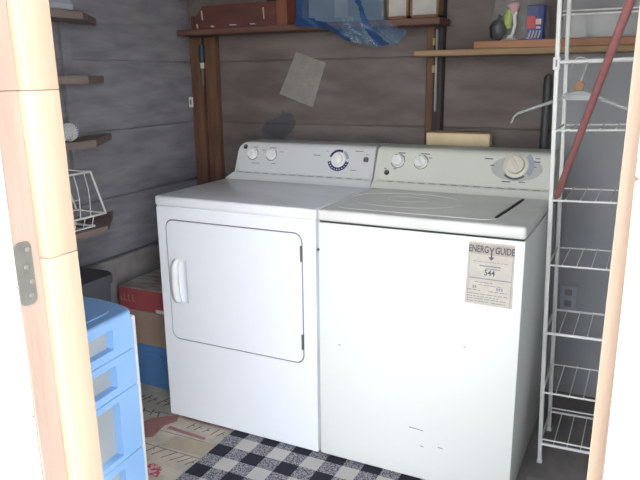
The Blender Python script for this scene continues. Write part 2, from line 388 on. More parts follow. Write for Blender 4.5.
# door jambs with stop, hinge leaf
m = MB()
for a, b in ((-.11, 1.3262), (1.3268, 2.05)): m.box(.745, .777, -1.231, YF, a, b, .001, 1)
jl = m.build('trim_8', 'jamb_pink', kind='structure')
m = MB()
for a, b in ((-.0, 1.0604), (1.061, 1.3262), (1.3268, 2.05)): m.box(.777, .800, -1.185, -1.124, a, b, .0015, 2)
m.build('door_stop', 'jamb', jl)
hg = MB().prism(rrect(-1.230, -1.199, .990, 1.094, .010), 0, .0025, Matrix(((0, 0, 1, .777), (1, 0, 0, 0), (0, 1, 0, 0), (0, 0, 0, 1))), .0008).build('hinge_leaf', 'hinge', jl, label='tarnished metal hinge leaf')
for y, z in ((-1.207, 1.080), (-1.213, 1.052), (-1.206, 1.026), (-1.210, 1.004)):
    MB().lathe([(.0042, 0), (.0042, .0008), (.002, .0014)], frame_mtx((.7795, y, z), (0, 1, 0), (0, 0, 1)), 12).build('screw', 'steel', hg)
m = MB()
for a, b in ((-.11, 1.40), (1.402, 2.05)): m.box(1.6375, 1.665, -1.231, YF, a, b, .001, 1)
jr = m.build('trim_9', 'jamb_pink', kind='structure')
MB().box(1.622, 1.6375, -1.185, -1.124, 0, 2.05, .0015, 2).build('door_stop', 'jamb', jr)
def lean_obj(o, zc, xc, a):
    o.matrix_world = Matrix.Translation((xc, 0, zc)) @ Matrix.Rotation(a, 4, 'Y') @ Matrix.Translation((-xc, 0, -zc))
lean_obj(jl, .85, .80, -.014); lean_obj(jr, 1.0, 1.62, .010)
m = MB(); m.box(.745, 1.665, -1.231, YF, 2.05, 2.08, .001, 1); m.build('trim_10', 'jamb', kind='structure')

# ------------------------------------------------------------------ console helper (tilted control face)
CA, CB = Vector((0, .478, .945)), Vector((0, .520, 1.055))
cdir = (CB-CA).normalized(); CL = (CB-CA).length
CPL = frame_mtx(CA, (1, 0, 0), cdir)            # local (x, t) on the control face, z towards the viewer
def console_shell(x0, x1, ka=1.0, kb=.3):
    prof = [(.455, .9145, 0), (.459, .919, .004), (.464, .930, .020), (.468, .940, .034), (.4745, .9435, .038), (.478, .946, .039), (.4945, .988, .040), (.508, 1.0235, .041), (.5135, 1.038, .043), (.5175, 1.0485, .048), (.5205, 1.056, .055), (.525, 1.063, .064), (.535, 1.069, .078), (.548, 1.071, .086), (.62, 1.071, .086), (.665, 1.060, .07), (.680, 1.03, .06), (.680, .9145, .0)]
    prof = prof[:14]; m = MB(); n = len(prof); YK = .68; V = m.bm.verts.new
    Ls = [V((x0+d*ka, y, z)) for y, z, d in prof]; Rs = [V((x1-d*kb, y, z)) for y, z, d in prof]
    LB = [V((x0+d*ka, YK-(.03 if i == n-1 else .012 if i == n-2 else 0), z)) for i, (y, z, d) in enumerate(prof)]; RB = [V((x1-d*kb, v.co.y, v.co.z)) for v, (y, z, d) in zip(LB, prof)]
    for A, B in ((Ls, Rs), (Rs, RB), (RB, LB), (LB, Ls)):
        for i in range(n-1): m.bm.faces.new((A[i], B[i], B[i+1], A[i+1]))
    for q in (0, n-1): m.bm.faces.new((Ls[q], Rs[q], RB[q], LB[q]))
    m._fin(m.bm.faces); return m
def dial_knob(mb, x, t, r, h, grip=True, ang=25):
    mx = CPL @ Matrix.Translation((x, t, .0015))
    mb.lathe([(r*1.12, 0), (r*1.12, .003), (r*1.0, .004), (r*.94, h), (r*.85, h+.0015)], mx, 28)
    if grip:
        mb.box(-r*.22, r*.22, -r*.95, r*.95, h, h+.007, .0015, 1, mx @ Matrix.Rotation(R(ang), 4, 'Z'))
def dashes(mb, items):
    for x, t, wd, h in items: mb.prism([(x-wd/2, t-h/2), (x+wd/2, t-h/2), (x+wd/2, t+h/2), (x-wd/2, t+h/2)], .0012, .0017, CPL)

# ------------------------------------------------------------------ dryer
DO = (.34, .33, 0)
dr = thing('dryer', 'white front-loading tumble dryer with closed door, left of the washing machine', 'dryer', DO)
m = MB(); m.box(.003, .677, .022, .66, .012, .872, .004)
m.build('cabinet', 'dryer', dr, DO)
door_o = rrect(.040, .627, .347, .828, .034)
m = MB(); m.prism(rrect(.003, .677, .012, .872, .004), -.022, 0, FRONT, hole=door_o); m.build('front_panel', 'dryer', dr, DO)
m = MB(); m.prism(door_o, -.0215, -.0022, FRONT, hole=rrect(.0450, .6220, .3520, .8230, .030)); m.build('door_seal', 'seal', dr, DO, label='dark gap round the door')
m = MB(); m.box(0, .680, -.005, .66, .876, .914, .009, 3); m.box(.004, .676, .004, .64, .868, .880); m.build('top_panel', 'top', dr, DO)
hole = rrect(.066, .136, .503, .672, .012)
m = MB(); m.prism(rrect(.0450, .6220, .3520, .8230, .030), -.018, .0012, FRONT, hole=hole)
door = m.build('door', 'dryer', dr, DO)
m = MB(); m.box(.060, .142, .012, .017, .497, .678); 
m.grid(lambda u, v: (.066+.07*u, -.003+.0145*math.sin(math.pi*min(1, u*1.15))**.6, .503+.169*v), 12, 2)
m.build('handle_recess', 'dryer', door, DO, label='shallow hand recess', recalc=False)
m = MB(); m.tube([(.083, .004, .508), (.083, -.006, .514), (.083, -.014, .53), (.0835, -.017, .56), (.0835, -.018, .588), (.0835, -.017, .615), (.083, -.014, .645), (.083, -.006, .661), (.083, .004, .667)],
       [.011, .0135, .0145, .0155, .0155, .0155, .0145, .0135, .011], 14)
m.build('door_handle', 'knob', door, DO)
for z in (.755, .432):
    m = MB(); m.box(.6185, .6265, -.006, .012, z-.028, z+.028, .001, 1); m.build('hinge', 'hinge', door, DO)
cs = console_shell(.004, .6855, 1.0, .02).build('console', 'console', dr, DO)
m = MB(); DF = MB(); DF.prism(rrect(.060, .676, .004, CL-.004, .016), 0, .0012, CPL, .0005)
m = MB()
for i in range(14): m.box(.06+i*.043, .06+i*.043+.024, .4715, .4768, .9425, .9448, .0008, 1)
m.build('seam_line', 'palink', cs, DO)
T = .68*CL
for x in (.122, .214):
    k = MB(); dial_knob(k, x, T, .0205, .015, True, 30); k.build('knob', 'knob', dr, DO)
    k = MB(); k.prism(arc_poly(x, T, .0240, .0268, -170, -20), .0012, .0017, CPL); k.prism(arc_poly(x, T, .0240, .0268, -8, 60), .0012, .0017, CPL); k.prism(arc_poly(x, T, .0240, .0262, 105, 150), .0012, .0017, CPL)
    k.build('knob_shade_arcs', 'ink', cs, DO)  # dark arcs painted as the shadow outline round the knob
dx, dt = .529, .62*CL
k = MB(); k.lathe([(.031, 0), (.031, .004), (.0285, .006), (.024, .007), (.022, .018), (.020, .0195)], CPL @ Matrix.Translation((dx, dt, .0015)), 32)
k.box(-.007, .007, -.021, .024, .018, .028, .002, 2, CPL @ Matrix.Translation((dx, dt, 0)) @ Matrix.Rotation(R(-8), 4, 'Z')); k.build('timer_knob', 'knob', dr, DO)
k = MB(); k.prism(arc_poly(dx, dt, .033, .0475, 192, 352, 24), .0012, .0018, CPL); k.prism(arc_poly(dx, dt, .033, .042, 65, 165, 20), .0012, .0018, CPL)
k.build('timer_scale', 'navy', cs, DO, label='dark navy timer scale')
k = MB(); k.prism(arc_poly(dx, dt, .034, .045, 5, 58, 12), .0012, .0017, CPL); k.build('timer_scale', 'bluegrey', cs, DO, label='pale blue-grey end of the timer scale')
DF.mi = 2; dashes(DF, [(dx+.041*math.cos(R(a)), dt+.041*math.sin(R(a)), .004, .004) for a in range(205, 350, 16)])
for f in [f for f in DF.bm.faces if f.material_index == 2]:
    for v in f.verts: v.co += Vector((0, -.0002, .0002))
DF.mi = 1
dashes(DF, [(.132, .95*CL-.002, .022, .004), (.22, .95*CL-.002, .034, .004), (.262, .80*CL, .018, .003), (.142, .34*CL, .04, .003), (.172, .84*CL, .012, .003), (.43, .74*CL, .03, .004), (.475, .9*CL, .014, .003), (.615, .94*CL, .034, .004), (.60, .28*CL, .026, .0035), (.652, .84*CL, .012, .003), (.23, .36*CL, .02, .003)])
DF.build('control_face', ['console', 'palink', 'knob'], cs, DO)
k = MB(); k.lathe([(.0105, 0), (.0105, .0016), (.009, .0022)], CPL @ Matrix.Translation((.080, .97*CL-.004, .001)), 20); lg = k.build('logo_badge', 'black', cs, DO)
k = MB(); k.prism(arc_poly(.080, .97*CL-.004, .0060, .0075, 20, 200), .0032, .0036, CPL); k.prism(arc_poly(.080, .97*CL-.004, .002, .0035, -60, 200), .0032, .0036, CPL); k.build('logo_script', 'palink', lg, DO)
k = MB(); k.prism(rrect(.640, .659, .58*CL, .58*CL+.019, .004), .001, .006, CPL, .001); k.build('start_button', 'ink', dr, DO)

# ------------------------------------------------------------------ washer
WO = (1.02, .33, 0)
wa = thing('washing_machine', 'white top-loading washing machine with a paper energy label on its front', 'washing machine', WO)
X0, X1 = .686, 1.357
m = MB(); m.box(X0, X1, 0, .66, .012, .872, .005); m.mi = 2; m.box(X0+.006, X1-.006, .004, .65, .86, .895)  # near-black filler paints the shade in the gap under the top panel
m.mi = 1
for x, z, wd in ((1.02, .20, .05), (1.12, .15, .018), (1.06, .14, .012), (.76, .45, .010), (1.19, .52, .008)): m.prism([(x, z), (x+wd, z-.004), (x+wd, z-.006), (x, z-.0035)], 0, .0004, FRONT)
m.build('cabinet', ['washer', 'palink', 'gap'], wa, WO)
m = MB(); m.box(X0+.0005, X1+.001, -.006, .66, .8775, .9165, .010, 3); tp = m.build('top_panel', 'wtop', wa, WO)
# lid: slightly domed plate with a pressed oval, narrow dark gap at its right edge
m = MB(); m.prism(rrect(.722, 1.262, .045, .452, .05), 0, .0016, Matrix.Translation((0, 0, .9165)), .001); 
lid = m.build('lid', 'wtop', wa, WO)
k = MB(); P = [(.905+.20*math.cos(2*math.pi*i/48), .25+.13*math.sin(2*math.pi*i/48), .9168) for i in range(48)]; k.tube(P, .0026, 8, closed=True)
P = [(.905+.075*math.cos(2*math.pi*i/32), .27+.045*math.sin(2*math.pi*i/32), .9168) for i in range(32)]; k.tube(P, .0022, 8, closed=True)
k.build('pressed_ring', 'wtop', lid, WO)
m = MB(); m.poly([(1.249, .08, .9166), (1.258, .08, .9166), (1.278, .42, .9166), (1.270, .42, .9166)], .0045); m.build('lid_slot', 'gap', wa, WO, label='dark slot beside the lid')
cs = console_shell(.687, X1+.010, .15, .15).build('console', 'wconsole', wa, WO)
m = MB(); WF = MB(); WF.prism(rrect(X0+.028, X1+.002, .004, CL-.004, .016), 0, .0012, CPL, .0005)
m = MB()
for i in range(14): m.box(.75+i*.042, .75+i*.042+.025, .4715, .4768, .9425, .9448, .0008, 1)
m.build('seam_line', 'palink', cs, WO)
for x in (.782, .875):
    k = MB(); dial_knob(k, x, T, .0225, .015, True, 40 if x < .8 else 32); k.build('knob', 'knob_cream' if 0 else 'knob', wa, WO)
    k = MB(); k.prism(arc_poly(x, T, .0262, .029, -160, -20), .0012, .0017, CPL); k.prism(arc_poly(x, T, .0262, .029, -8, 75), .0012, .0017, CPL); k.prism(arc_poly(x, T, .0262, .0285, 100, 145), .0012, .0017, CPL)
    k.build('knob_shade_arcs', 'ink', cs, WO)  # arcs drawn dark to give each knob its shadow edge
wx, wt = 1.227, .71*CL
k = MB(); k.prism(ell(1.231, .61*CL, .090, .045), .0010, .0022, CPL); k.build('dial_plate', 'oval', cs, WO, label='grey oval plate behind the timer knob')
k = MB(); k.lathe([(.044, 0), (.044, .003), (.041, .0045), (.033, .005), (.0315, .020), (.029, .022)], CPL @ Matrix.Translation((wx, wt, .002)), 32)
k.box(-.006, .006, -.025, .026, .021, .030, .002, 2, CPL @ Matrix.Translation((wx, wt, 0)) @ Matrix.Rotation(R(32), 4, 'Z')); k.build('timer_knob', 'knob_cream', wa, WO, label='cream timer knob')
k = MB(); k.prism(arc_poly(wx, wt, .0455, .053, 225, 312, 16), .0022, .0028, CPL); k.build('timer_scale', 'ink', cs, WO, label='dark arc under the timer knob')
k = MB(); k.prism(arc_poly(wx, wt, .047, .064, -35, 45, 14), .0022, .0028, CPL); k.build('timer_scale', 'bluegrey', cs, WO, label='blue-grey arc right of the timer knob')
WF.mi = 1; dashes(WF, [(.795, .97*CL-.003, .028, .004), (.888, .97*CL-.003, .036, .004), (.80, .83*CL, .014, .003), (.91, .82*CL, .014, .003), (.885, .85*CL, .01, .003), (.775, .40*CL, .014, .003), (1.13, .88*CL, .03, .004), (1.145, .68*CL, .016, .003), (1.29, .68*CL, .016, .003), (1.297, .84*CL, .026, .004), (1.20, .19*CL, .03, .004), (1.255, .2*CL, .024, .003), (1.30, .98*CL-.004, .016, .003), (1.22, .97*CL, .05, .003), (1.735-1, .4*CL, .01, .003)])
for f in [f for f in WF.bm.faces if f.material_index == 1]:
    for v in f.verts: v.co += Vector((0, -.0002, .0002))
WF.build('control_face', ['wconsole', 'ink'], cs, WO)
k = MB(); k.lathe([(.0105, 0), (.0105, .0016), (.009, .0022)], CPL @ Matrix.Translation((.743, .27*CL, .001)), 20); lg = k.build('logo_badge', 'black', cs, WO)
k = MB(); k.prism(arc_poly(.743, .27*CL, .0060, .0075, 20, 200), .0032, .0036, CPL); k.prism(arc_poly(.743, .27*CL, .002, .0035, -60, 200), .0032, .0036, CPL); k.build('logo_script', 'palink', lg, WO)
# energy label
LM = frame_mtx((1.2585, -.0004, .7615), (1, 0, -.012), (.055, 0, 1)) @ Matrix.Diagonal((1.04, 1.04, 1, 1)) 
k = MB(); k.prism([(-.068, -.094), (.070, -.094), (.067, .094), (-.064, .094)], 0, .0005, LM); el = k.build('energy_label', 'label', wa, WO, label='yellowed paper energy guide sticker')
k = MB(); k.prism([(-.064, .058), (.067, .058), (.066, .088), (-.063, .088)], .0005, .0008, LM); k.build('heading_band', 'label_hd', el, WO)
k = MB()
def L(x, y): return LM @ Matrix.Translation((x, y, .0010))
text_into(k, 'ENERG', .028, L(-.0345, .072), sx=.66, bold=.0006); text_into(k, 'Y', .036, L(.0025, .066), sx=.62, bold=.0006); text_into(k, 'GUIDE', .028, L(.0395, .072), sx=.66, bold=.0006)
k.prism([(-.006, .052), (.011, .052), (.0025, .042)], .0008, .0012, LM); k.prism([(.0005, .066), (.0045, .066), (.0045, .05), (.0005, .05)], .0008, .0012, LM)
k.build('heading_text', 'ink', el, WO)
k = MB(); text_into(k, '544', .024, L(.0, .004), sx=.85, bold=.0004); k.build('number_text', 'ink', el, WO)
k = MB()
for a, b, y, h in ((-.058, .062, -.0145, .0028), (-.05, .05, .036, .0012), (-.03, .03, .024, .0035), (-.012, .03, .0165, .0028), (-.04, .01, -.026, .0022), (-.03, .034, -.034, .0016), (-.062, -.024, -.051, .0022), (.0, .052, -.051, .0022), (-.062, .055, -.062, .0022), (-.062, .03, -.070, .0022), (-.06, .052, -.077, .0018), (-.06, .0, -.085, .002), (.01, .05, -.085, .002)):
    x = a
    while x < b:
        wd = random.uniform(.006, .018); k.prism([(x, y-h/2), (min(x+wd, b), y-h/2), (min(x+wd, b), y+h/2), (x, y+h/2)], .0005, .0009, LM); x += wd + (.003 if h < .0027 else 0)
for x in (-.060, .063): k.prism([(x-.0005, -.092), (x+.0005, -.092), (x+.0005, .056), (x-.0005, .056)], .0005, .0009, LM)
for x, y in ((-.046, -.042), (-.04, -.042), (.022, -.042), (.029, -.042), (.036, -.042)): k.prism([(x, y-.004), (x+.004, y-.004), (x+.004, y+.005), (x, y+.005)], .0005, .0009, LM)
k.build('small_print', 'palink', el, WO)
k = MB(); k.ball((.688, -.003, .778), .005, 2); k.build('bumper', 'ink', wa, WO)

# ------------------------------------------------------------------ rug
ro = MB(); 
ro.grid(lambda u, v: (1.02*u, -.555+.60*v, .0), 40, 26, .006)
for v in ro.bm.verts: v.co.z += .0015*noise.noise(v.co*9) + .0018
rg = ro.build('rug', 'rug', None, recalc=True); rg.location = (.3095, -.035, .0055)
tag(rg, 'black, grey and white buffalo-check woven rug on the floor before the machines', 'rug')

# ------------------------------------------------------------------ drawer tower
tw = thing('drawer_tower', 'light blue plastic drawer tower with frosted drawer fronts beside the left door jamb', 'drawers', (.409, -.600, 0), (0, 0, R(4)))
W_, D_ = .36, .37
YZ = Matrix(((0, 0, 1, 0), (1, 0, 0, 0), (0, 1, 0, 0), (0, 0, 0, 1)))         # local x -> Y, y -> Z, z -> X
m = MB()
n = 20
out = [(0, -W_), (0, -.012), (-.006, -.003), (-.014, 0)] + [(-.014-(D_-.014)*i/n, .035*math.sin(math.pi*i/n)**.8) for i in range(1, n)] + [(-D_, 0), (-D_, -W_)]
m.prism(out, .697, .723, Matrix.Identity(4), .008, seg=3)
m.build('lid', 'tower', tw)
MB().prism(rrect(-D_+.03, -.04, -W_+.03, -.03, .03),   .7225, .7250, Matrix.Identity(4), .0015).build('lid_panel', 'tower', tw)
m = MB(); m.box(-D_, -.006, -.001, .020, .0, .699, .006, 2); m.build('side_panel', 'tower_side', tw, label='milky side panel edge beside the blue drawer fronts')
m = MB(); m.box(-D_, -.030, -W_+.002, -W_+.006, .03, .697); m.build('side_panel', 'tower_side', tw)
MB().box(-D_, -D_+.004, -W_+.004, -.004, .03, .697).build('back_panel', 'tower_side', tw)
m = MB(); m.box(-D_, -.03, -W_, 0, .02, .04, .003, 1); m.build('base', 'tower', tw)
for a in (-.05, -D_+.04):
    for b in (-.05, -W_+.05): MB().lathe([(.016, 0), (.02, .022)], Matrix.Translation((a, b, 0)), 14).build('foot', 'tower', tw)
for z0, z1, w0, w1 in ((.612, .697, .636, .693), (.502, .610, .524, .590), (.302, .500, .318, .481), (.045, .300, .095, .276)):
    d = MB(); d.prism(rrect(-W_+.002, -.002, z0, z1, .006), -.032, 0, YZ, hole=rrect(-W_+.085, -.085, w0, w1, .004))
    dd = d.build('drawer', 'tower', tw)
    MB().box(-.030, -.024, -W_+.08, -.08, w0-.004, w1+.004).build('drawer_window', 'tower_clear', dd, label='frosted grey drawer window')
    m = MB(); m.box(-.33, -.034, -.30, -.06, z0+.008, z0+.014); m.box(-.33, -.034, -.064, -.060, z0+.014, z1-.012); m.box(-.33, -.034, -.30, -.296, z0+.014, z1-.012); m.build('drawer_tray', 'tower_clear', dd)

# ------------------------------------------------------------------ stack of boxes and bins by the left wall
def open_bin(name, label, cat, x0, x1, y0, y1, h, key, z=0, taper=.02):
    t = thing(name, label, cat, ((x0+x1)/2, (y0+y1)/2, z))
    a, b = (x1-x0)/2, (y1-y0)/2
    m = MB(); lo = rrect(-a+taper, a-taper, -b+taper, b-taper, .03); hi = rrect(-a+.008, a-.008, -b+.008, b-.008, .04)
    k = len(lo); A = [m.bm.verts.new((p[0], p[1], 0)) for p in lo]; B = [m.bm.verts.new((p[0], p[1], h-.03)) for p in hi]
    fs = [m.bm.faces.new((A[i], A[(i+1) % k], B[(i+1) % k], B[i])) for i in range(k)] + [m.bm.faces.new(A[::-1]), m.bm.faces.new(B)]
    m._fin(fs); m.build('body', key, t)
    m = MB(); m.prism(rrect(-a, a, -b, b, .045), h-.035, h, Matrix.Identity(4), .008); m.build('lid', key, t)
    return t, a, b
bt, a, b = open_bin('storage_tub', 'dark blue plastic tub with latch, lowest in the stack left of the dryer', 'tub', -.44, -.03, .155, .50, .205, 'bin')
m = MB(); m.box(-a+.0, a-.0, -b-.004, -b+.01, .145, .170, .004, 2); m.build('rim', 'bin', bt)
for x in (.11, -.12):
    m = MB(); m.prism([(-.024, .165), (.024, .165), (.010, .11), (-.002, .108)], 0, .014, frame_mtx((x-.013, -b+.002, 0), (1, 0, 0), (0, 0, 1)), .003); m.build('latch', 'bin', bt)
t = thing('cardboard_box', 'plain brown cardboard box between the blue tub and the red box', 'box', (-.215, .31, .205))
m = MB(); m.box(-.185, .185, -.153, .17, 0, .154, .003, 1); m.build('carton', 'card', t)
m = MB(); m.box(-.185, .185, -.025, .03, .1535, .1546); m.box(-.186, -.1845, -.025, .03, .09, .1546); m.build('tape', 'label_hd', t)
t = thing('shoe_box', 'red cardboard box with worn lid, topmost of the stack left of the dryer', 'box', (-.205, .31, .3602), (0, 0, R(2)))
m = MB(); m.box(-.176, .176, -.15, .16, 0, .098, .002, 1); m.build('carton', 'redbox', t)
m = MB(); m.box(-.177, .177, -.151, .161, .098, .101, .001, 1); m.build('box_top', 'redboxtop', t)
m = MB()
for x, h in ((-.165, .018), (-.148, .03), (-.125, .03), (-.102, .03)):
    m.prism([(x, .038), (x+.004, .038), (x+.004, .038+h), (x, .038+h)], 0, .0006, frame_mtx((0, -.15, 0), (1, 0, 0), (0, 0, 1)))
    m.prism([(x, .038), (x+.014, .038), (x+.014, .042), (x, .042)], 0, .0006, frame_mtx((0, -.15, 0), (1, 0, 0), (0, 0, 1)))
m.build('lettering', 'vinyl_red', t)
m = MB(); m.box(.02, .11, -.1505, -.149, .0, .016); m.build('torn_patch', 'label', t)
t, a, b = open_bin('laundry_bin', 'charcoal grey plastic bin with rounded rim, between drawer tower and red box', 'bin', -.445, -.195, -.24, -.03, .595, 'darkbin')
for x in (-.06, .05): MB().lathe([(.006, 0), (.006, .003), (.004, .004)], frame_mtx((x, -b, .585), (1, 0, 0), (0, 0, 1)), 12).build('rivet', 'palink', t)
m = MB(); m.tube([(-.07, -b+.004, .56), (-.07, -b-.02, .55), (.07, -b-.02, .55), (.07, -b+.004, .56)], .006, 8); m.build('handle', 'darkbin', t)

# ------------------------------------------------------------------ shelves on the left wall and what is on them
def lshelf(z0, z1, xf, ya, yb, label):
    m = MB(); m.prism([(XL, -1.0), (xf, -1.0), (xf, ya), (XL, yb)], z0, z1, Matrix.Identity(4), .002)
    o = m.build('wall_shelf', 'shelf_left'); tag(o, label, 'shelf', 'board shelves on the left wall'); return o
lshelf(1.558, 1.588, -.30, .02, .27, 'highest faded board shelf on the left wall, near the top edge of the photo')
lshelf(1.324, 1.354, -.30, .02, .285, 'second highest faded board shelf on the left wall, empty at its end')
lshelf(1.082, 1.110, -.30, .03, .30, 'board shelf on the left wall under the white spiked ball')
lshelf(.742, .766, -.28, .03, .27, 'lowest board shelf on the left wall, under the white wire basket')
m = MB(); m.box(-.46, -.30, -.45, -.02, 1.589, 1.612, .003, 1); m.box(-.455, -.305, -.445, -.025, 1.608, 1.625, .003, 1); tag(m.build('tray', 'trayg'), 'pale grey flat tray on the highest left shelf', 'tray')
m = MB(); c = Vector((-.33, -.075, 1.110+.036)); m.ball(c, .029, 3)
g = bmesh.new(); bmesh.ops.create_icosphere(g, subdivisions=3, radius=1)
for v in g.verts:
    d = v.co.normalized(); m.lathe([(.0035, 0), (.0015, .008)], frame_mtx(c+d*.0275, d.orthogonal(), d.cross(d.orthogonal())), 5)
g.free(); tag(m.build('dryer_ball', 'fuzz'), 'white spiky laundry ball on a shelf of the left wall', 'ball')
# wire basket
bk = thing('wire_basket', 'white wire basket with slanted end on the lowest left shelf', 'basket', (-.36, -.25, .766))
xa, xb = -.09, .07       # relative x
def W(m, pts, r=.0022): m.tube(pts, r, 6)
yt, ym, zb, zm, zt = .225, .285, .006, .050, .225
m = MB(); P = [(xb, -.35, zt), (xb, yt, zt), (xa, yt, zt), (xa, -.35, zt)]; m.tube(P, .004, 8, closed=True); m.build('top_rim', 'wire', bk)
m = MB(); P = [(xb, -.35, zm), (xb, ym, zm), (xa, ym, zm), (xa, -.35, zm)]; m.tube(P, .0042, 8, closed=True); m.build('lower_rim', 'wire', bk)
m = MB(); P = [(xb-.015, -.33, zb), (xb-.015, ym-.05, zb), (xa+.015, ym-.05, zb), (xa+.015, -.33, zb)]; m.tube(P, .0035, 8, closed=True)
for i in range(13): W(m, [(xb-.015, -.32+.045*i, zb), (xb, -.32+.045*i, zm)], .002); W(m, [(xa+.015, -.32+.045*i, zb), (xa, -.32+.045*i, zm)], .002); W(m, [(xa+.015, -.32+.045*i, zb), (xb-.015, -.32+.045*i, zb)], .002)
m.build('base_grid', 'wire', bk)
for x in (xa, xb):
    m = MB()
    W(m, [(x, yt, zt), (x, ym, zm)], .004)
    for i in range(11):
        y = yt-.035-i*.052; W(m, [(x, y, zt), (x, y+.014, zt*.66+zm*.34), (x, y+.018, zt*.4+zm*.6), (x, y+.015, zm)], .0019)
    W(m, [(x, -.35, .125), (x, yt-.075, .125)], .0019)
    m.build('side_grid', 'wire', bk)

# ------------------------------------------------------------------ back wall: left shelf, crate, bag, boxes
m = MB(); m.box(-.415, .87, .715, .8615, 1.5345, 1.561, .003, 1); tag(m.build('back_shelf', 'shelf_red'), 'red-brown board shelf on the back wall carrying the red crate and blue bag', 'shelf')
t = thing('wooden_crate', 'scuffed red-brown wooden crate at the left end of the back shelf', 'crate', (-.075, .79, 1.561))
m = MB(); m.prism([(-.255, 0), (.195, 0), (.195, .102), (-.20, .102), (-.245, .055)], -.006, .006, frame_mtx((0, -.045, 0), (1, 0, 0), (0, 0, 1)), .002)
m.mi = 1
for x, z, wd, h in ((-.205, .04, .006, .042), (-.155, .006, .02, .008), (-.235, .004, .007, .02), (-.05, .01, .04, .005), (.06, .01, .03, .005), (.13, .03, .005, .05)):
    m.prism([(x, z), (x+wd, z), (x+wd*.7, z+h), (x-.004, z+h)], .0, .0072, frame_mtx((0, -.045, 0), (1, 0, 0), (0, 0, 1)))
m.build('front_panel', ['crate', 'scuff'], t)
m = MB(); m.box(-.255, .195, .05, .062, 0, .102, .002, 1); m.build('rear_panel', 'crate', t)
m = MB(); m.box(-.255, .195, -.05, .06, 0, .010); m.build('base_panel', 'crate', t)
for x0, x1 in ((.196, .250), (-.268, -.256)):
    m = MB(); m.box(x0, x1, -.053, .062, 0, .108 if x0 > 0 else .06, .002, 1); m.build('end_panel', 'crate_end' if x0 > 0 else 'crate', t, label='orange-brown end block' if x0 > 0 else None)
t = thing('storage_box', 'large pale cardboard box wrapped in the blue plastic bag', 'box', (.43, .80, 1.561))
m = MB(); m.box(-.155, .19, -.05, .06, 0, .24, .003, 1); m.build('carton', 'tealbox', t)
m = MB(); m.box(-.03, .03, -.0512, .061, .02, .2412); m.build('tape', 'whitebox', t)
for x0, x1, lab in ((.632, .727, 'narrow white panel with brown edging, nearest the blue bag on the back shelf'), (.733, .852, 'wider white panel with brown edging, at the right end of the back shelf')):
    t = thing('framed_panel', lab, 'panel', ((x0+x1)/2, .785, 1.561), group='white panels with brown edging'); h = (x1-x0)/2
    MB().box(-h+.008, h-.008, -.030, .03, .014, .22, .002, 1).build('panel', 'whitebox', t)
    m = MB(); m.box(-h, -h+.010, -.034, .034, 0, .225, .001, 1); m.box(h-.010, h, -.034, .034, 0, .225, .001, 1); m.box(-h, h, -.034, .034, 0, .014, .001, 1); m.box(-h, h, -.034, .034, .22, .234, .001, 1); m.build('edging', 'brownframe', t)
# blue plastic bag draped over the box, hanging over the shelf front
def bagz(x):
    k = [(.25, 1.548), (.32, 1.544), (.40, 1.529), (.486, 1.482), (.607, 1.455), (.69, 1.464), (.735, 1.485), (.762, 1.545), (.80, 1.59)]
    for (xa_, za), (xb_, zb_) in zip(k, k[1:]):
        if x <= xb_: return za+(zb_-za)*max(0, (x-xa_)/(xb_-xa_))
    return k[-1][1]
def bagf(u, v):
    x = .215 + (.60-.06*v + .0)*u*1.0 - .0
    x = .255 + .51*u - .26*max(0, u-.55)*min(1, v*3)
    zt_, zl = 1.80, bagz(x)
    z = zl + (zt_-zl)*v
    y = .705 - .022*math.sin(3.0*min(1, max(0, 1-(z-1.46)/.25))) - .010*math.sin(x*31+z*24) - .008*noise.noise((x*16, z*9, 0)) - .016*max(0, (1-v)-.3)*math.sin(x*46+z*70)
    return (x, y-.006, z)
bgo = MB(); bgo.grid(bagf, 60, 36); 
for k_, f_ in enumerate(list(bgo.bm.faces)[:60*36]):
    u, v = (k_//36+.5)/60, (k_%36+.5)/36
    if u < .05 or (u < .5 and v < .05+.22*(.5-u)) or abs(u-(.76-.40*v)) < .028+.03*(1-v): f_.material_index = 1
    elif u > .42 and v < .30 and noise.noise((u*42+v*14, v*9, 3.3)) > .12: f_.material_index = 2  # pale streak faces paint reflections on the crumpled film
for f_ in bgo.bm.faces:                     # same slots on the inner skin
    pass
o = bgo.build('plastic_bag', ['bag', 'bag_edge', 'bag_glint']); tag(o, 'translucent blue plastic bag sagging over the front of the back shelf', 'bag')

# note on the wall
def note(u, v):
    A, B, C, D = Vector((.040, 0, 1.262)), Vector((.134, 0, 1.452)), Vector((.289, 0, 1.400)), Vector((.222, 0, 1.200))
    p = A*(1-u)*(1-v) + D*u*(1-v) + B*(1-u)*v + C*u*v
    return (p.x, .893-.008*(1-v)*(.4+u)-.006*u*v, p.z)
m = MB(); m.grid(note, 10, 12, .0006); o = m.build('paper_note', 'paper'); tag(o, 'tilted grey sheet of paper fixed to the back wall above the dryer', 'paper')
m = MB()
for v in [.12+.055*i for i in range(14)]:
    for u in [.1+.11*j for j in range(8)]:
        if random.random() < .45:
            q = [Vector(note(a, b)) + Vector((0, -.0012, 0)) for a, b in ((u, v), (u+.08, v), (u+.08, v+.016), (u, v+.016))]
            m.poly(q, .0003, (0, -1, 0))
m.build('faded_text', 'brownframe' if 0 else 'palink2' if 0 else 'paper', o) if 0 else m.build('faded_text', mat('faint_grey_print', (.27, .25, .23), .9), o)
t = thing('wall_tag', 'small white rectangular tag at the left wall corner beside the brown studs', 'tag', (-.462, .860, 1.22))
MB().box(-.012, .012, -.003, .002, -.026, .026, .001, 1).build('plate', 'whiteplas', t); MB().box(-.006, .006, -.0042, -.003, -.012, .014).build('mark', 'palink', t)
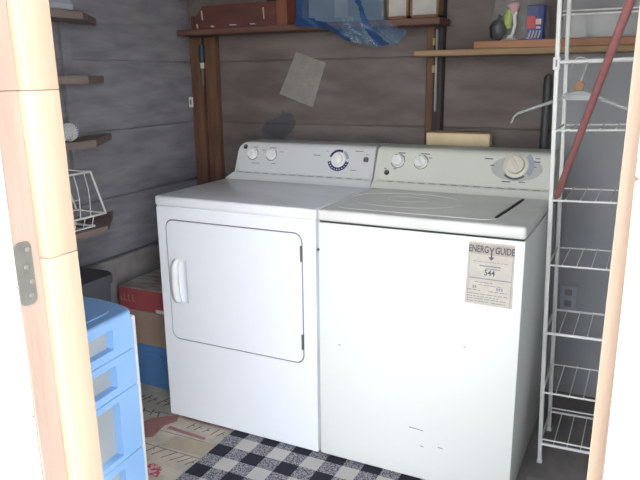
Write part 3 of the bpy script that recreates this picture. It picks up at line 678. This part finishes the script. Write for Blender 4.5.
for x, lab, ztop, hs in ((-.355, 'dark-handled screwdriver hanging between the two left studs', 1.525, 'handle_blue'),):
    t = thing('screwdriver', lab, 'tool', (x-.022, .856, 1.30))
    MB().lathe([(.006, .205), (.017, .195), (.019, .13), (.016, .118), (.010, .112)][::-1], Matrix.Translation((0, 0, 0)), 12).build('handle', hs, t)
    MB().lathe([(.010, .085), (.011, .112)], Matrix.Identity(4), 12).build('ferrule', 'label', t)
    m = MB(); m.lathe([(.005, 0), (.005, .086)], Matrix.Identity(4), 10); m.build('shaft', 'dull_steel', t)
t = thing('metal_rod', 'slim shiny metal rod with yellow bands hanging on the dark middle stud', 'rod', (.822, .842, 1.19))
MB().lathe([(.004, 0), (.006, .01), (.006, .325), (.004, .335)], Matrix.Identity(4), 10).build('shaft', 'steel', t)
for z in (.16, .27): MB().box(-.018, -.006, -.006, .006, z, z+.03, .002, 1).build('band', 'yellow', t, label='yellow plastic band')

# ------------------------------------------------------------------ right shelf boards and what stands on them
m = MB(); m.box(.765, 1.86, .718, .8495, 1.4140, 1.4370, .003, 1); m.box(.85, 1.86, .84, .8915, 1.4140, 1.4370); tag(m.build('back_shelf', 'shelf_tan'), 'long tan board shelf on the back wall, the lower of two stacked boards at right', 'shelf')
m = MB(); m.box(1.004, 1.86, .718, .885, 1.4375, 1.4655, .003, 1); tag(m.build('shelf_board', 'shelf_orange'), 'orange-brown board lying on top of the long tan shelf', 'board')
for x in (1.75,): stud('trim_11', x, x+.04, .862, YB-.008, 0, 1.4135, 'stud_dark')
ZS = 1.4655
# crumpled clear bag holding packets
def cb(cx, cy, a, b, h):
    m = MB()
    def fn(u, v):
        t_ = 2*math.pi*u; s_ = (1-.25*v**2)*(1+.07*math.sin(5*t_+4*v)+.06*noise.noise((math.cos(t_)*2, math.sin(t_)*2, v*5)))
        return (cx+a*s_*math.cos(t_), cy+b*s_*math.sin(t_), ZS+.0005+h*v)
    m.grid(fn, 44, 16); return m
t = cb(1.155, .80, .108, .060, .17); o = t.build('plastic_bag', 'bagclear'); tag(o, 'crumpled clear plastic bag round packets on the orange-brown board', 'bag')
t = thing('packet', 'slim lime and white pack with pink flared top in the clear bag', 'packet', (1.128, .775, ZS))
m = MB(); m.lathe([(.030, 0), (.034, .003), (.012, .010), (.008, .02)], Matrix.Identity(4), 20); m.build('base', 'whiteplas', t)
m = MB(); m.tube([(.002, 0, .012), (.012, 0, .03), (.018, 0, .06), (.014, 0, .09), (.018, 0, .105)], [.005, .006, .006, .007, .009], 10); m.build('stem', 'whiteplas', t)
m = MB(); m.tube([(-.004, 0, .045), (-.010, 0, .065), (-.008, 0, .09), (-.006, 0, .112)], [.008, .014, .016, .012], 10); m.build('pouch', 'green', t, label='lime green pouch')
m = MB(); m.lathe([(.008, .095), (.012, .105), (.026, .128), (.022, .136)], Matrix.Translation((.010, 0, 0)), 18); m.build('flared_top', 'pink', t, label='pink flared top')
t = thing('cloth_bundle', 'small black bundle at the left side of the clear bag', 'bundle', (1.078, .795, ZS))
m = MB(); m.ball((0, 0, .042), .042, 3, (.75, .8, 1)); 
for v in m.bm.verts: v.co += v.normal*.006*noise.noise(v.co*40) if False else Vector((0, 0, 0)) + (v.co-Vector((0, 0, .042)))*.22*noise.noise(v.co*45)
m.build('bundle', 'black', t); MB().tube([(.0, -.01, .08), (.006, -.012, .094), (.012, -.008, .088)], .006, 8).build('knot', 'black', t)
t = thing('packet', 'blue packet with a red front panel at the right side of the clear bag', 'packet', (1.222, .79, ZS), (0, 0, R(-6)))
MB().box(-.032, .032, -.02, .022, 0, .125, .003, 1).build('carton', 'bluepack', t)
MB().box(-.030, .000, -.0212, -.0195, .042, .086).build('front_patch', 'redpack', t, label='red square on the front')
m = MB(); m.box(.002, .022, -.0212, -.0195, .055, .075); m.box(.004, .020, -.0212, -.0195, .04, .048); m.build('print_patch', 'pink', t)
m = MB()
for i in range(4): m.prism([(-.026+.012*i, .006), (-.020+.012*i, .006), (-.012+.012*i, .034), (-.018+.012*i, .034)], 0, .001, frame_mtx((0, -.02, 0), (1, 0, 0), (0, 0, 1)))
m.build('stripe', 'bluegrey', t)
# clear tub with white lid behind the rack
t = thing('storage_tub', 'clear plastic tub with white rim on the board behind the wire rack', 'tub', (1.47, .80, ZS))
def tubw(u, v):
    P = rrect(-.155+.008*(1-v), .155-.008*(1-v), -.055+.006*(1-v), .055-.006*(1-v), .02, 4); i = int(round(u*len(P))) % len(P); return (P[i][0], P[i][1], .002+.080*v)
m = MB(); m.grid(tubw, 20, 3); m.box(-.14, .14, -.045, .045, .001, .003); m.build('body', 'clearhaze', t)
m = MB(); m.prism(rrect(-.160, .160, -.060, .060, .022), .080, .098, Matrix.Identity(4), .004); m.build('lid', 'whiteplas', t)
m = MB(); m.tube([(-.161, -.062, .089), (.161, -.062, .089)], .0035, 8); m.build('lid_edge', 'palink', t)
m = MB(); m.ball((-.03, 0, .035), .034, 3, (1.2, 1, .9)); m.ball((.06, 0, .03), .03, 3, (1.4, 1, .9))
for v in m.bm.verts: v.co += Vector((1, .5, .6))*.008*noise.noise(v.co*40)
m.build('contents', 'trayg', t)
# tan box behind the washer, dark pipe
t = thing('tall_box', 'tall tan wooden box standing behind the washing machine', 'box', (.94, .80, 0))
MB().box(-.13, .13, -.02, .02, 0, 1.05, .003, 1).build('body', 'card', t)
m = MB(); m.box(-.132, .132, -.026, .03, 1.056, 1.108, .004, 2); m.build('front_board', 'tanbox', t)
m = MB(); m.box(-.10, .11, -.01, .026, 1.107, 1.115, .002, 1); m.build('top_strip', 'brownframe', t)
m = MB(); m.box(-.11, .10, -.022, .02, 1.049, 1.057); m.build('shadow_gap', 'black', t, label='black strip painted as shadow under the tan board')  # black strip holds the shade between body and board
t = thing('drain_pipe', 'dark upright standpipe on the back wall behind the wire rack', 'pipe', (1.268, .868, 0))
MB().lathe([(.017, 0), (.017, 1.305), (.015, 1.325), (.010, 1.336), (.003, 1.34)], Matrix.Identity(4), 18).build('pipe', 'pipe', t)
for z in (.4, 1.0): MB().lathe([(.021, 0), (.021, .02)], Matrix.Translation((0, 0, z)), 18).build('pipe_clamp', 'pipe', t)

# ------------------------------------------------------------------ wire rack
lean = math.atan2(.042, 1.45)
rk = thing('wire_rack', 'tall narrow white wire shelving rack between washing machine and right wall', 'rack', (1.4085, .298, 0), (0, -lean, 0))
RW, RD, RH = .40, .239, 1.86
for x in (0, RW):
    for y in (0, RD):
        m = MB(); m.box(x-.007, x+.007, y-.007, y+.007, 0, RH, .003, 2); p = m.build('post', 'wire', rk)
        MB().box(x-.009, x+.009, y-.009, y+.009, -.001, .010, .002, 1).build('foot', 'wire', p)
for z in (.078, .274, .492, .730, .946, 1.169, 1.376, 1.79):
    thick = z in (.492, 1.376, .078); rr = .0052 if thick else .0034
    m = MB(); m.tube([(0, -.008, z), (RW, -.008, z)], rr, 8); m.tube([(0, RD+.004, z), (RW, RD+.004, z)], rr*.8, 8)
    m.tube([(0, 0, z), (0, RD, z)], .0036, 8); m.tube([(RW, 0, z), (RW, RD, z)], .0036, 8)
    if z == .078: m.tube([(0, -.008, z+.018), (RW, -.008, z+.018)], .003, 8); m.tube([(0, RD, z+.018), (RW, RD, z+.018)], .003, 8)
    for i in range(1, 9):
        x = RW*i/9; m.tube([(x, -.010, z+.004), (x, RD+.004, z+.004)], .0016, 6)
    m.build('wire_shelf', 'wire', rk)
MB().box(-.011, .010, -.015, .010, 1.354, 1.392, .002, 1).build('price_clip', 'whiteplas', rk, label='white square clip on the front post')
MB().box(-.003, .002, -.0158, -.015, 1.362, 1.384).build('clip_mark', 'palink', rk)
t = thing('wall_outlet', 'small pale grey wall outlet on the back wall seen through the wire rack', 'outlet', (1.407, .891, .432))
MB().box(-.035, .035, -.010, .0, -.055, .055, .003, 1).build('plate', 'trayg', t)
for z in (-.024, .024): MB().box(-.014, .014, -.012, -.009, z-.013, z+.013, .002, 1).build('socket', 'palink', t)

# hanger on a wire of the rack
t = thing('coat_hanger', 'clear plastic coat hanger with a tan clip hanging in the wire rack', 'hanger', (1.416, .42, 1.383), (0, 0, R(3)))
m = MB(); P = []
for i in range(15):
    a = R(200-i*17); P.append((.006+.022*math.cos(a), 0, -.013+.022*math.sin(a)))
P += [(.024, 0, -.040), (.014, 0, -.062), (.010, 0, -.085)]
m.tube(P, .0042, 8); m.build('hook', 'clearhaze', t)
m = MB()
P = [(-.196, 0, -.205), (-.190, 0, -.184), (-.176, 0, -.170), (-.12, 0, -.150), (-.06, 0, -.128), (-.02, 0, -.108), (.01, 0, -.100), (.04, 0, -.106), (.085, 0, -.124), (.14, 0, -.146), (.19, 0, -.162), (.205, 0, -.175), (.212, 0, -.195)]
m.tube(P, [.003, .004, .0045, .005, .006, .008, .009, .008, .006, .005, .0045, .004, .003], 10); m.build('shoulder_bar', 'clearhaze', t)
m = MB(); m.box(-.03, .05, -.008, .008, -.128, -.104, .004, 2); m.build('neck_plate', 'clearhaze', t)
m = MB(); m.prism([(-.002, -.098), (.022, -.094), (.026, -.075), (.008, -.062), (-.004, -.078)], -.011, .011, frame_mtx((0, 0, 0), (1, 0, 0), (0, 0, 1)), .003); m.build('clip', 'shelf_orange', t, label='tan clip at the hanger neck')

# pole leaning on the rack
t = thing('broom_pole', 'dull red pole leaning diagonally across the wire rack', 'pole', (1.398, .30, .958))
d = Vector((1.583-1.398, -.20-.30, 1.517-.958)); dn = d.normalized()
mx = frame_mtx((0, 0, 0), dn.orthogonal(), dn.cross(dn.orthogonal()))
MB().lathe([(.0085, .0), (.0098, .006), (.0105, 1.02), (.009, 1.03)], mx, 18).build('shaft', 'pole', t)
MB().lathe([(.0102, .03), (.0110, .034), (.0110, .10), (.0102, .104)], mx, 18).build('ferrule', 'pole', t)

# scrap of paper on the floor
m = MB(); m.grid(lambda u, v: (1.372+.085*u+.012*v, .0+.19*v, .001+.003*math.sin(3*u)*v), 6, 6, .0006); tag(m.build('paper_scrap', 'paper'), 'pale scrap of paper on the floor beside the washing machine', 'paper')
